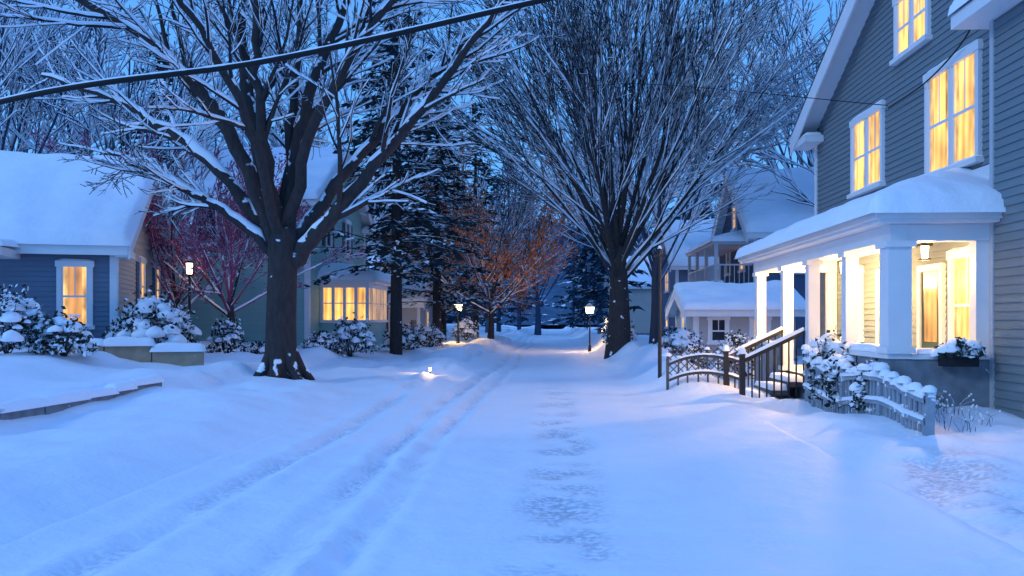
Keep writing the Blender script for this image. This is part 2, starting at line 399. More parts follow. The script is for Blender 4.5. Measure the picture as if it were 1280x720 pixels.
FM=[M['barkfar_haze'],M['barkfar_haze'],M['snow']]
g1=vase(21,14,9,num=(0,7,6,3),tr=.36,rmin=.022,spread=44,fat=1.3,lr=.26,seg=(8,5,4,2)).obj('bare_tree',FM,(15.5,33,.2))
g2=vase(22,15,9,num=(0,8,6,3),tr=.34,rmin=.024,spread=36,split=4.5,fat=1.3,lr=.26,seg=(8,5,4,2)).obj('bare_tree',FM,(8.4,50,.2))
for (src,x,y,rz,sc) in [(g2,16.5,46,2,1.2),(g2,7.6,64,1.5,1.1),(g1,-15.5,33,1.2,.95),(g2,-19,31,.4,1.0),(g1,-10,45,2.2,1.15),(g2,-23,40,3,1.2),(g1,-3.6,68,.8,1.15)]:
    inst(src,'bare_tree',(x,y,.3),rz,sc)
# --- conifers
def conifer(seed,h,rad,z0,n=70,dens=22,size=1.0):
    T=Tree(seed);rg=T.r;T.tube([(0,0,-.3),(.03,0,h*.5),(0,.03,h)],[.26,.16,.02],8,0)
    c=[];A=[]
    for i in range(n):
        z=z0+(h-z0)*(i/n)**.9;a=rg.random()*6.283;L=rad*(1-(z-z0)/(h-z0+.5))**.8*rg.uniform(.55,1.15)+.3
        d=np.array([math.cos(a),math.sin(a),0]);dr=rg.uniform(-.05,.35)
        m=5;P=np.array([np.array([0,0,z])+d*L*t+np.array([0,0,-dr*L*t*t+.12*L*t]) for t in np.linspace(0,1,m)])
        T.tube(P,np.linspace(.05,.012,m),3,0)
        k=int(dens*L/2+8);t=rg.random(k)**.7;q=P[0]+d*L*t[:,None];q[:,2]+=-dr*L*t*t+.12*L*t
        side=np.array([-d[1],d[0],0]);off=rg.normal(0,.22*L**.5,k)*(1.1-t*.7)
        q=q+side*off[:,None];q[:,2]-=np.abs(off)*.25+rg.random(k)*.15
        c.append(q);dirv=d*.7+side*np.sign(off)[:,None]*.7+rg.normal(0,.25,(k,3));dirv[:,2]-=.3;A.append(dirv)
    c=np.concatenate(c);A=np.concatenate(A);A/=np.linalg.norm(A,axis=1)[:,None];B=np.cross(A,rg.normal(0,.35,A.shape)+[0,0,1]);B/=np.linalg.norm(B,axis=1)[:,None]
    n=len(c);sz=rg.uniform(.16,.34,(n,1))*size
    V=np.stack([c-A*sz*.6,c-B*sz*.33,c+A*sz,c+B*sz*.33],1).reshape(-1,3)
    T.V.append(V);T.F.append(np.arange(n*4).reshape(n,4)+T.n);T.mi.append(np.full(n,1));T.n+=n*4
    return T
PM=[M['bark'],M['pine']]
c1=conifer(31,15.5,3.0,3.2,120).obj('pine_tree',PM,(-4.35,32,.2))
c2=conifer(32,13,3.2,2.0,120).obj('pine_tree',PM,(-3.8,43,.3))
for (src,x,y,rz,sc) in [(c1,-7.5,50,2,1.15),(c2,-13,52,1,1.2),(c1,-19,46,1,1.1),(c1,-2.6,61,4,1.1)]:
    inst(src,'pine_tree',(x,y,.2),rz,sc)
dt=empty('distant_trees')
d1=conifer(33,15,3.4,1.5,60,12,2.0).obj('distant_pine',[M['barkdist_haze'],M['pinedist_haze']],(-4.6,78,.2));d1.parent=dt
d2=vase(23,14,8,num=(0,7,5),tr=.3,rmin=.035,spread=40,lr=.26,seg=(6,4,3),sides=(4,3,3),snow=False).obj('distant_bare_tree',[M['barkdist_haze'],M['barkdist_haze'],M['snow']],(-2.4,86,.2));d2.parent=dt
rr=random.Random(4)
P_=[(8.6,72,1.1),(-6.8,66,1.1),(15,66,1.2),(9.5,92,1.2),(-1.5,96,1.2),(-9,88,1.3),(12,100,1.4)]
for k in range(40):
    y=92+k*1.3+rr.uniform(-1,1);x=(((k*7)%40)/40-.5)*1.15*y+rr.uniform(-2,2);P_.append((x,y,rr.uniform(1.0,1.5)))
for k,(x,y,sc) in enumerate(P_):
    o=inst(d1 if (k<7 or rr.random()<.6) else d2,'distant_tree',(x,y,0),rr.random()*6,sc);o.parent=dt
# --- russet leaf trees in the middle distance
T=vase(41,9.5,11,num=(0,8,6,4),tr=.2,rmin=.02,spread=62,split=2.4,fat=2.0);T.leaves(8500,.085,3,.35)
T.obj('russet_leaf_tree',[M['bark'],M['barkfine'],M['snow'],M['leaf_or']],(-1.3,52,.3))
T=vase(42,8.5,9,num=(0,8,6,3),tr=.2,rmin=.02,spread=60,split=2.4,fat=2.0);T.leaves(6000,.085,3,.35)
T.obj('russet_leaf_tree',[M['bark'],M['barkfine'],M['snow'],M['leaf_or']],(-4.6,57,.3))
# --- crabapples by the left house
for sd,x,y,h in ((51,-11.2,28.5,6.8),(52,-8.6,26,5.2)):
    T=vase(sd,h,10,num=(0,7,6,4),tr=.14,rmin=.011,spread=58,split=1.5,fat=1.1);T.smin=.015;T.leaves(6500 if sd==51 else 1500,.055,3,.1)
    T.obj('crabapple_tree',[M['bark'],M['barkred'],M['snow'],M['leaf_pk']],(x,y,Hs(x,y)-.05))
# ------------------------------------------------------------ shrubs
def shrub(name,x,y,rx,rz,seed,dens=1.0,snow=1.0,z=None):
    rg=np.random.default_rng(seed);g=Hs(x,y) if z is None else z
    e=empty(name,(x,y,g))
    n=int(2000*dens*max(rx,.4)**1.5)
    th=rg.random(n)*6.283;u=rg.random(n)*1.15-.15;rad=rg.uniform(.62,1.05,n)
    lump=1+.45*fbm(th*1.2+seed,u*3,3)
    c=np.stack([rx*rad*lump*np.cos(th)*np.sqrt(np.clip(1-u*u,0,1)),rx*rad*lump*np.sin(th)*np.sqrt(np.clip(1-u*u,0,1)),rz*(.1+rad*lump*u*.9+.1)],1)
    a=rg.normal(0,1,(n,3));a/=np.linalg.norm(a,axis=1)[:,None];b=np.cross(a,rg.normal(0,1,(n,3)));b/=np.linalg.norm(b,axis=1)[:,None]
    s=rg.uniform(.03,.075,(n,1))
    V=np.stack([c-a*s,c-b*s*.6,c+a*s,c+b*s*.6],1).reshape(-1,3)
    mk('leaves',V,np.arange(n*4).reshape(n,4),M['shrub'],e)
    T=Tree(seed)
    for i in range(22):
        aa=rg.random()*6.28;f=rg.uniform(.9,1.25);T.tube([(0,0,-.1),(math.cos(aa)*rx*.4,math.sin(aa)*rx*.4,rz*.5),(math.cos(aa)*rx*.9,math.sin(aa)*rx*.9,rz*rg.uniform(.5,.9)*f)],[.02,.014,.006],4)
    mk('stems',np.concatenate(T.V),np.concatenate(T.F),M['barkfine'],e)
    V=[];F=[]
    for k in range(int(52*max(rx,.5)*snow)):
        aa=rg.random()*6.28;q=rg.random()**.6*.98;cx,cy=math.cos(aa)*rx*q,math.sin(aa)*rx*q
        lz=rz*(.15+.88*math.sqrt(max(0,1-q*q)))*rg.uniform(.7,1.05);sz=rg.uniform(.07,.27)*max(.55,rx)
        o=len(V);nu,nv=12,6
        for i in range(nu):
            for j in range(nv):
                A=i/nu*6.283;r=sz*math.sin((j/(nv-1))*1.9+.02)*(1+.6*float(vn(math.cos(A)*1.5+k*7,math.sin(A)*1.5+j*.3+seed)))
                V.append((cx+r*math.cos(A),cy+r*math.sin(A),lz+sz*.6*math.cos(j/(nv-1)*1.9)-.3*q*r*(1+.5*math.cos(A-aa))))
        for i in range(nu):
            for j in range(nv-1): F.append((o+i*nv+j,o+((i+1)%nu)*nv+j,o+((i+1)%nu)*nv+j+1,o+i*nv+j+1))
    mk('snow_clumps',V,F,M['snow'],e,smooth=True)
for i,(x,y,rx,rz) in enumerate([(-9.2,22,1.05,1.35),(-10.9,20.6,.5,.6),(-10.4,17.6,.8,1.15),(-9.35,17.8,.55,.75),(-8.1,24.2,.5,.9),(-5.5,29,.75,1.15),(-6.3,28.2,.5,.55),(-4.4,33.5,.6,.8),
   (5.72,14.4,.42,1.05),(5.6,13.2,.3,.7),(5.8,15.5,.4,1.2),(5.95,22.4,.6,1.1),(5.2,26.5,.8,.9),(-3.9,41,.7,1.0),(-2.7,50,.8,1.1),(5.6,46,.8,1.2),(5.0,41,.7,1.0),(6.4,50,.8,1.3),(-4.6,37.5,.8,1.1),(4.9,23.6,.6,.6),(-7.4,25.3,.4,.4)]):
    shrub('snowy_shrub',x,y,rx,rz,100+i)
# ------------------------------------------------------------ houses
def gable_house(name,origin,ang,W,L,z0,eave,apex,wall,gwall=None,trim='white',oh=.45,barge=.26,snow=.28,step=.125,detail=True):
    e=empty(name,(origin[0],origin[1],0),math.radians(ang));b=Bld(e);hw=W/2
    gwall=gwall or wall;sl=(apex-eave)/hw
    V=[(0,-hw,z0),(0,hw,z0),(0,hw,eave),(0,0,apex),(0,-hw,eave)];V2=[(L,v[1],v[2]) for v in V]
    b.add('walls',gwall,V+V2,[(0,1,2,3,4),(9,8,7,6,5),(0,4,9,5),(1,6,7,2)])
    b.clap('front_siding',gwall,'x',0,-1,z0+.3,apex-.02,lambda z:(-hw,hw) if z<=eave else (-(apex-z)/sl,(apex-z)/sl),step)
    for sg in (-1,1):
        b.clap('side_siding',wall,'y',sg*hw,sg,z0+.3,eave,lambda z:(0.0,L),step)
        b.box('corner_boards',trim,-.045,.14,min(sg*(hw-.14),sg*(hw+.045)),max(sg*(hw-.14),sg*(hw+.045)),z0,eave-.01)
    b.box('foundation','stone',-.06,L+.06,-hw-.06,hw+.06,z0-1.0,z0+.3)
    t=.14
    for sg in (-1,1):
        ye=sg*(hw+oh);ze=eave-sl*oh
        x0,x1=-oh,L+oh
        V=[(x0,0,apex),(x1,0,apex),(x1,ye,ze),(x0,ye,ze)];V+=[(v[0],v[1],v[2]+t) for v in V]
        b.add('roof','shingle',V,[(0,1,2,3),(7,6,5,4),(0,4,5,1),(1,5,6,2),(2,6,7,3),(3,7,4,0)])
        V=[(x0-.05,0,apex-barge),(x0-.05,ye*1.005,ze-barge),(x0-.05,ye*1.005,ze+t+.03),(x0-.05,0,apex+t+.03)];V+=[(v[0]+.047,v[1],v[2]) for v in V]
        b.add('barge_boards',trim,V,[(0,1,2,3),(7,6,5,4),(0,4,5,1),(1,5,6,2),(2,6,7,3)])
        V=[(x0,0,apex-.03),(-.001,0,apex-.03),(-.001,ye,ze-.03),(x0,ye,ze-.03)]
        b.add('soffit',trim,V,[(0,1,2,3)])
        b.box('fascia',trim,x0+.003,x1,min(ye,ye+sg*.035),max(ye,ye+sg*.035),ze-.12,ze+t)
        b.snowquad('roof_snow',(x0-.08,0,apex+t),(x1+.08,0,apex+t),(x1+.08,ye+sg*.1,ze+t-.03),(x0-.08,ye+sg*.1,ze+t-.03),snow,(1,1,0,1),60,30,seed=origin[0])
        if detail:
            b.box('cornice_return',trim,x0,-.03,min(sg*(hw-.7),sg*(hw+oh-.02)),max(sg*(hw-.7),sg*(hw+oh-.02)),ze-.16,ze-.0)
            b.snowquad('cornice_snow',(x0,sg*(hw-.7),ze),(-.03,sg*(hw-.7),ze),(-.03,sg*(hw+oh),ze),(x0,sg*(hw+oh),ze),.12,(1,1,1,1),8,12)
    return e,b
def hipsnow(b,x0,x1,y0,y1,z,rise,openx,th=.24,n=(36,70),part='porch_roof_snow',over=.1,dome=False):
    xs=np.linspace(x0-over,x1+(0 if openx else over),n[0]);ys=np.linspace(y0-over,y1+over,n[1])
    X,Y=np.meshgrid(xs,ys,indexing='ij')
    d=np.minimum(np.minimum(X-xs[0],Y-ys[0]),ys[-1]-Y)
    if not openx: d=np.minimum(d,xs[-1]-X)
    mx=(x1-x0) if openx else (x1-x0)/2
    q=np.clip(d/mx,0,1.2)
    k=np.clip(d/.22,0,1);Z=z-.03+rise*(q**.8 if dome else q)+th*np.sqrt(1-(1-k)**2)*(1+.5*fbm(X*.9,Y*.9+z,3)+.15*fbm(X*3,Y*3,2))
    b.add(part,'snow',np.stack([X,Y,Z],-1).reshape(-1,3),grid_faces(*n).tolist())
# --- main right house
zf=.6
E,b=gable_house('sage_clapboard_house',(7.0+K*16.4,16.4),-2.7,12.4,9,.15,6.68,9.6,'sage',oh=.5,barge=.30,snow=.26)
b.window('x',0,-1,-1.55,4.35,6.1,.84,panes=2)
b.window('x',0,-1,2.45,4.6,6.15,.78,panes=2)
b.window('x',0,-1,.1,6.95,8.05,.62,panes=2)
b.window('x',0,-1,-2.1,1.15,2.75,1.0,panes=1);b.window('x',0,-1,3.3,1.3,2.75,.9,panes=1)
b.box('front_door','door',-.06,-.03,.75,1.7,zf,2.65);b.box('door_trim','white',-.09,0,.62,.75,zf,2.78);b.box('door_trim','white',-.09,0,1.7,1.83,zf,2.78);b.box('door_trim','white',-.09,0,.75,1.7,2.65,2.78)
b.box('door_light','glow',-.066,-.06,.95,1.5,1.6,2.5)
b.box('inner_door','door',-.05,-.031,-1.15,-.35,zf,2.6);b.box('door_trim','white',-.09,0,-1.27,-1.15,zf,2.72);b.box('door_trim','white',-.09,0,-.35,-.23,zf,2.72);b.box('door_trim','white',-.09,0,-1.15,-.35,2.6,2.72)
b.box('inner_glow','glow2',-.06,-.05,-1.0,-.5,1.3,2.45)
b.box('belt_course','white',-.07,-.03,-3.6,6.2,3.95,4.17)
px0=-1.85;ya,yb=-3.7,4.6
b.box('porch_floor','wood',px0,-.03,ya,yb,zf-.12,zf)
cols=[ya,-1.75,.38,2.22,yb]
def knee(x0,x1,y0,y1):
    b.box('porch_base','stone',x0,x1,y0,y1,-.3,1.12);b.box('porch_coping','white',x0-.05,x1+.05,y0-.03,y1+.03,1.122,1.2)
knee(px0-.12,px0+.12,ya-.12,.26);knee(px0-.12,px0+.12,2.34,yb+.12)
b.box('porch_base','stone',px0+.123,-.5,ya-.117,ya+.12,-.3,1.115);b.box('porch_coping','white',px0+.175,-.5,ya-.15,ya+.15,1.118,1.195)
b.box('porch_base','stone',px0-.117,px0+.12,.263,2.337,-.3,zf-.125)
for i,c in enumerate(cols):
    w=.17 if i==0 else .11
    z0c=zf if i in (2,3) else 1.2
    b.box('porch_columns','white',px0-w,px0+w,c-w,c+w,z0c+.1,2.78)
    b.box('column_caps','white',px0-w-.05,px0+w+.05,c-w-.05,c+w+.05,2.78,2.87)
    b.box('column_bases','white',px0-w-.04,px0+w+.04,c-w-.04,c+w+.04,z0c+.002,z0c+.1)
b.box('porch_columns','white',-.72,-.52,ya-.1,ya+.1,1.2,2.87)
b.box('porch_columns','white',-.24,-.03,yb-.1,yb+.1,1.2,2.87)
b.box('porch_beam','white',px0-.13,px0+.13,ya-.13,yb+.13,2.872,3.12);b.box('porch_beam','white',px0+.133,-.03,ya-.128,ya+.12,2.874,3.118);b.box('porch_beam','white',px0+.133,-.03,yb-.12,yb+.128,2.874,3.118)
b.box('porch_ceiling','white',px0-.38,-.03,ya-.38,yb+.38,3.123,3.17)
b.box('porch_eave','white',px0-.45,-.03,ya-.45,yb+.45,3.172,3.27)
hipsnow(b,px0-.45,-.03,ya-.45,yb+.45,3.27,.80,True,.22,dome=True)
for k in range(3):
    z1=zf-.02-.17*(k+1)+.05
    b.box('steps','wood',px0-.12-.32*(k+1),px0-.12-.32*k-.003,.55,2.05,z1-.1,z1)
    b.snowquad('step_snow',(px0-.12-.32*(k+1),.55,z1),(px0-.13-.32*k,.55,z1),(px0-.13-.32*k,2.05,z1),(px0-.12-.32*(k+1),2.05,z1),.10,(1,0,1,1),10,16,seed=k,rnd=.08)
for yy in (.5,2.1):
    for k in range(9):
        xx=px0-.14-.145*k;zz=zf-.069*k
        b.box('balusters','dark',xx-.014,xx+.014,yy-.014,yy+.014,zz-.35,zz+.82)
    xa,xb=px0-.12,px0-1.35
    V=[(xa,yy-.035,zf+.82),(xa,yy+.035,zf+.82),(xb,yy+.035,zf+.23),(xb,yy-.035,zf+.23)];V+=[(v[0],v[1],v[2]+.08) for v in V]
    b.add('handrail','dark',V,[(3,2,1,0),(4,5,6,7),(0,1,5,4),(1,2,6,5),(2,3,7,6),(3,0,4,7)])
    b.snowquad('rail_snow',(xa,yy-.05,zf+.90),(xb,yy-.05,zf+.31),(xb,yy+.05,zf+.31),(xa,yy+.05,zf+.90),.07,(1,1,1,1),24,7,rnd=.05,seed=yy*7)
    b.box('newel_post','dark',xb-.05,xb+.05,yy-.05,yy+.05,-.1,zf+.42);b.snowquad('rail_snow',(xb-.07,yy-.07,zf+.42),(xb+.07,yy-.07,zf+.42),(xb+.07,yy+.07,zf+.42),(xb-.07,yy+.07,zf+.42),.13,(1,1,1,1),8,8,rnd=.07)
b.snowquad('coping_snow',(px0-.17,ya+.25,1.2),(px0+.17,ya+.25,1.2),(px0+.17,-1.95,1.2),(px0-.17,-1.95,1.2),.10,(1,1,1,1),8,30,rnd=.06)
b.snowquad('coping_snow',(px0-.17,-1.55,1.2),(px0+.17,-1.55,1.2),(px0+.17,.2,1.2),(px0-.17,.2,1.2),.10,(1,1,1,1),8,30,rnd=.06)
b.snowquad('coping_snow',(px0+.25,ya-.16,1.195),(-.75,ya-.16,1.195),(-.75,ya+.14,1.195),(px0+.25,ya+.14,1.195),.07,(1,1,1,1),30,8,rnd=.06)
b.box('flower_box','dark',-1.3,-.8,ya-.36,ya-.17,1.02,1.2)
b.box('wing_walls','bluegrey',-.5,-.03,-6.4,-3.86,-.3,6.1)
b.clap('wing_siding','sage','x',-.5,-1,.2,6.1,lambda z:(-6.4,-3.86));b.clap('wing_siding','sage','y',-3.86,1,3.6,6.1,lambda z:(-.5,-.03))
b.box('wing_corner','trim2',-.54,-.42,-3.92,-3.825,-.3,6.1)
b.box('wing_eave','white',-.95,-.03,-6.8,-3.5,6.102,6.3)
b.snowquad('wing_snow',(-1.0,-6.85,6.3),(-.03,-6.85,6.75),(-.03,-3.45,6.75),(-1.0,-3.45,6.3),.26,(1,0,1,1),20,40)
def lantern(b,x,y,z):
    b.box('porch_lantern','dark',x-.008,x+.008,y-.008,y+.008,z+.16,z+.34);b.box('porch_lantern','dark',x-.09,x+.09,y-.09,y+.09,z+.12,z+.16)
    b.cyl('lantern_glass','lamp',(x,y),.05,.065,z-.08,z+.12,8);b.box('porch_lantern','dark',x-.07,x+.07,y-.07,y+.07,z-.11,z-.082)
lantern(b,-.95,-2.6,2.78);lantern(b,-.95,1.3,2.78);lantern(b,-.95,3.6,2.78)
b.finish()
def plight(name,loc,e,parent=None,c=(1,.58,.22),r=.08):
    l=bpy.data.lights.new(name,'POINT');l.energy=e;l.color=c;l.shadow_soft_size=r
    o=bpy.data.objects.new(name,l);COL.objects.link(o);o.location=loc
    if parent: o.parent=parent
    return o
plight('porch_light',(-.95,-2.6,2.5),170,E);plight('porch_light',(-.95,1.3,2.5),430,E);plight('porch_light',(-.95,3.6,2.5),130,E)
shrub('flower_box_greens',7.0-1.05+K*12.5,12.45,.3,.22,300,.8,.6,1.16)
# --- left blue-grey cottage
E,b=gable_house('bluegrey_cottage',(-11.37,26.45),194.7,9.3,12,.75,3.66,6.3,'bluegrey','cream',oh=.35,barge=.22,snow=.3)
b.window('y',4.65,1,.95,1.55,3.05,.62,glow='glow2')
b.window('x',0,-1,.9,2.0,3.4,.75,glow='glow2',shut='navy');b.window('x',0,-1,-2.2,2.0,3.4,.75,glow='glow2',shut='navy')
b.box('side_porch_roof','white',2.2,7.0,4.68,6.2,3.22,3.42)
b.snowquad('side_porch_snow',(2.1,4.68,3.5),(7.1,4.68,3.5),(7.1,6.3,3.42),(2.1,6.3,3.42),.22,(1,1,0,1),40,20)
for xx in (2.35,4.6,6.8): b.box('porch_posts','trim2',xx-.07,xx+.07,6.0,6.14,.5,3.22)
b.box('side_door','door',3.0,3.9,4.68,4.72,.8,2.9);b.box('side_porch_floor','stone',2.2,7.0,4.72,6.2,.2,.85)
b.window('y',4.65,1,5.2,1.6,2.9,.8,glow='glow2')
b.finish()
# --- teal two-storey house with lit bay
E,b=gable_house('teal_house',(-9+K*36.2,36.2),177.3,9.4,5.2,.4,6.2,8.7,'teal',oh=.4,barge=.25)
b.window('x',0,-1,-1.2,4.6,5.9,.7,glow='darkglass',curt=False,shut='door');b.window('x',0,-1,2.0,4.6,5.9,.7,glow='darkglass',curt=False,shut='door');b.window('x',0,-1,.4,6.9,7.7,.6,glow='darkglass',curt=False)
b.window('x',0,-1,-3.0,1.7,3.1,.8,glow='glow')
b.window('y',4.7,1,1.5,4.5,5.8,.75,glow='darkglass',curt=False);b.window('y',4.7,1,3.8,4.5,5.8,.75,glow='darkglass',curt=False)
b.box('bay_base','teal',-1.9,-.03,-.4,3.2,.3,1.6)
b.box('bay_core','glow',-1.8,-.03,-.3,3.1,1.6,3.0)
b.box('bay_sill','white',-1.97,-.03,-.47,3.27,1.602,1.7);b.box('bay_head','white',-1.95,-.03,-.45,3.25,2.95,3.15)
for q in np.linspace(-.4,3.2,6): b.box('bay_mullions','white',-1.93,-1.81,q-.06,q+.06,1.7,2.95)
for q in np.linspace(-1.87,-.1,5): b.box('bay_mullions','white',q-.055,q+.055,3.13,3.25,1.7,2.95)
b.box('bay_bars','white',-1.86,-1.83,-.34,3.14,2.33,2.37);b.box('bay_bars','white',-1.8,-.1,3.14,3.17,2.33,2.37)
b.box('bay_eave','white',-2.25,-.03,-.75,3.55,3.152,3.27)
hipsnow(b,-2.25,-.03,-.75,3.55,3.27,.55,True,.28,(24,40),'bay_snow',dome=True)
b.box('extension','tan',5.3,9.0,-1,4.4,.3,4.2);b.window('y',4.4,1,6.5,2.0,3.3,.8,glow='glow2')
b.snowquad('extension_snow',(5.2,1.5,5.6),(9.3,1.5,5.6),(9.3,4.8,4.2),(5.2,4.8,4.2),.28,(0,1,0,1),30,20);b.box('extension_eave','white',5.25,9.2,4.4,4.75,4.02,4.2)
b.box('stoop','wood',-3.0,-2.0,-1.6,-.5,.2,.9);b.box('stoop_rail','wood',-3.0,-2.95,-1.6,-.5,.9,1.7)
b.finish()
# --- further houses
E,b=gable_house('white_cottage',(-5.5,55),177.3,6,5,.2,2.7,4.1,'tan',oh=.3,detail=False);b.window('x',0,-1,0,1.2,2.2,.8,glow='glow2');b.window('y',3,1,2.4,1.2,2.2,.9,glow='glow2');b.finish()
E,b=gable_house('small_grey_bungalow',(6.35,31.3),-2.7,4.2,3.4,.1,2.05,2.75,'tan',oh=.35,detail=False,snow=.2);b.window('y',-2.1,-1,.8,.95,1.7,.5,glow='darkglass',curt=False);b.window('y',-2.1,-1,2.2,.95,1.7,.5,glow='glow2',curt=False);b.window('x',0,-1,0,1.0,1.8,.7,glow='glow2');b.finish()
E,b=gable_house('slate_blue_gabled_house',(10.35,39.5),-2.7,7.6,9,.2,5.5,8.3,'navy',oh=.4,barge=.3,snow=.3)
b.window('x',0,-1,-1.6,3.9,5.0,.7,glow='glow2');b.window('x',0,-1,1.4,3.9,5.0,.7,glow='darkglass',curt=False);b.window('x',0,-1,0,5.9,6.9,.6,glow='glow2')
b.window('y',-3.8,-1,1.5,3.7,4.9,.7,glow='darkglass',curt=False)
for z,zz in ((2.75,.6),(4.9,3.25)):
    b.box('porch_roof','trim2',-1.7,-.03,-3.6,3.6,z,z+.14)
    for q in (-3.5,-1.2,1.2,3.5): b.box('porch_columns','trim2',-1.63,-1.49,q-.07,q+.07,zz,z)
    b.box('porch_rail','trim2',-1.6,-1.54,-3.5,3.5,zz+.75,zz+.82)
    for q in np.linspace(-3.4,3.4,36): b.box('porch_rail','trim2',-1.585,-1.555,q-.015,q+.015,zz,zz+.75)
    b.box('porch_rail','trim2',-1.54,-.05,-3.56,-3.5,zz+.75,zz+.82)
    for q in np.linspace(-1.4,-.2,7): b.box('porch_rail','trim2',q-.015,q+.015,-3.545,-3.515,zz,zz+.75)
hipsnow(b,-1.7,-.03,-3.6,3.6,5.04,.45,True,.2,(20,40));b.box('porch_deck','wood',-1.65,-.03,-3.6,3.6,3.0,3.25)
b.snowquad('deck_snow',(-1.7,-3.6,3.25),(-1.2,-3.6,3.25),(-1.2,3.6,3.25),(-1.7,3.6,3.25),.15,(1,1,1,1),8,40)
b.box('porch_floor','wood',-1.7,-.03,-3.6,3.6,.1,.6);b.window('x',0,-1,0,1.2,2.4,1.0,glow='glow');b.finish()
E,b=gable_house('grey_gabled_house',(10.4,57),-2.7,8,8,.2,5.2,8.0,'bluegrey',oh=.4,detail=False);b.window('x',0,-1,0,3.6,4.8,.7,glow='glow2',panes=2);b.window('x',0,-1,0,1.2,2.4,1.0,glow='glow');b.finish()
E,b=gable_house('cream_gabled_house',(-8.5,76),177.3,8,8,.2,5.0,7.6,'cream',oh=.4,detail=False);b.window('x',0,-1,0,1.2,2.4,1.0,glow='glow');b.finish()
E,b=gable_house('cream_gabled_house',(9.8,84),-2.7,8,8,.2,5.0,7.6,'cream',oh=.4,detail=False);b.window('x',0,-1,0,1.2,2.4,1.0,glow='glow');b.finish()
# ------------------------------------------------------------ fences
def picket_fence(name,p0,p1,h0,h1,step=.135,w=.075,mat='picket',lean=.03,lattice=False,hat=1.0):
    p0=np.array(p0,float);p1=np.array(p1,float);L=np.linalg.norm(p1-p0);ang=math.atan2(p1[1]-p0[1],p1[0]-p0[0])
    e=empty(name,(p0[0],p0[1],0),ang);b=Bld(e);n=int(L/step);rg=random.Random(int(L*100))
    for i in range(n+1):
        t=i/n;q=p0+(p1-p0)*t;g=Hs(*q);h=h0+(h1-h0)*t;h*=rg.uniform(.88,1.06);x=t*L;dx=rg.uniform(-lean,lean);dy=rg.uniform(-lean,lean)
        big=(i%12==0);ww=w*(1.6 if big else 1);th=.05 if big else .012
        V=[];z0,z1,z2=g-.25,g+h-.06,g+h+(.04 if big else 0)
        for yy in (-th,th):
            V+=[(x-ww/2,yy,z0),(x+ww/2,yy,z0),(x+ww/2+dx,yy+dy,z1),(x+dx,yy+dy,z2),(x-ww/2+dx,yy+dy,z1)]
        b.add('pickets',mat,V,[(0,1,2,3,4),(9,8,7,6,5),(0,5,6,1),(1,6,7,2),(2,7,8,3),(3,8,9,4),(4,9,5,0)])
        sz=(ww*.75+.015)*rg.uniform(.5,1.5)*hat;V=[];F=[]
        for a in range(8):
            for j in range(4):
                A=a/8*6.283;r=sz*math.sin(j/3*1.7+.05)*rg.uniform(.85,1.2);V.append((x+dx+r*math.cos(A),dy+r*.9*math.sin(A),z2-.02+sz*.75*math.cos(j/3*1.8)))
        for a in range(8):
            for j in range(3): F.append((a*4+j,((a+1)%8)*4+j,((a+1)%8)*4+j+1,a*4+j+1))
        b.add('snow_hats','snow',V,F)
    m=24
    for i in range(m):
        t0,t1=i/m,(i+1)/m;q0=p0+(p1-p0)*t0;q1=p0+(p1-p0)*t1;g0,g1=Hs(*q0),Hs(*q1)
        for f in (.28,.78):
            z0=g0+(h0+(h1-h0)*t0)*f;z1=g1+(h0+(h1-h0)*t1)*f
            V=[(t0*L,.014,z0-.03),(t1*L,.014,z1-.03),(t1*L,.014,z1+.03),(t0*L,.014,z0+.03),(t0*L,.05,z0-.03),(t1*L,.05,z1-.03),(t1*L,.05,z1+.03),(t0*L,.05,z0+.03)]
            b.add('rails',mat,V,[(0,1,2,3),(7,6,5,4),(3,2,6,7),(0,4,5,1)])
            b.snowquad('rail_snow',(t0*L,-.05,z0+.03),(t1*L,-.05,z1+.03),(t1*L,.07,z1+.03),(t0*L,.07,z0+.03),.06,(0,0,1,1),4,6,rnd=.05,seed=i*.1)
    if lattice:
        k=int(L/.16)
        for i in range(-6,k+1):
            for sg in (0,1):
                xa=i*.16;za=.15;xb=xa+.6;zb=.75
                if xa<0: za+=-xa;xa=0
                if xb>L: zb-=xb-L;xb=L
                if xb-xa<.05: continue
                A,B=(xa,xb) if sg==0 else (L-xa,L-xb)
                g=Hs(*(p0+(p1-p0)*.5));y0=-.02-.012*sg
                V=[(A,y0,g+za-.016),(B,y0,g+zb-.016),(B,y0,g+zb+.016),(A,y0,g+za+.016)];V+=[(v[0],v[1]+.01,v[2]) for v in V]
                b.add('lattice',mat,V,[(0,1,2,3),(7,6,5,4),(3,2,6,7),(0,4,5,1)])
    b.finish()
picket_fence('picket_fence',(4.8+K*10.9,10.9),(4.85+K*16.3,16.3),.55,.98,hat=1.15)
picket_fence('lattice_fence',(3.45,18.9),(4.95,18.6),.70,.76,step=.2,w=.04,mat='wood',lattice=True)
# ------------------------------------------------------------ weeds poking through the snow by the porch
T=Tree(77)
for i in range(60):
    y=T.r.uniform(11.0,12.9);x=T.r.uniform(5.7,6.3);g=Hs(x,y);h=T.r.uniform(.10,.30)
    P=T.smooth([(x,y,g-.05),(x+T.r.normal(0,.04),y+T.r.normal(0,.04),g+h*.6),(x+T.r.normal(0,.08),y+T.r.normal(0,.08),g+h)],5)
    T.tube(P,np.linspace(.005,.003,5),3,0)
    q=P[-1];T.tube([q,q+[0,0,.015],q+[0,0,.03]],[.006,.016,.006],5,1)
mk('dry_weeds',np.concatenate(T.V),np.concatenate(T.F),[M['barkfine'],M['snow']],mi=np.concatenate(T.mi),smooth=True)
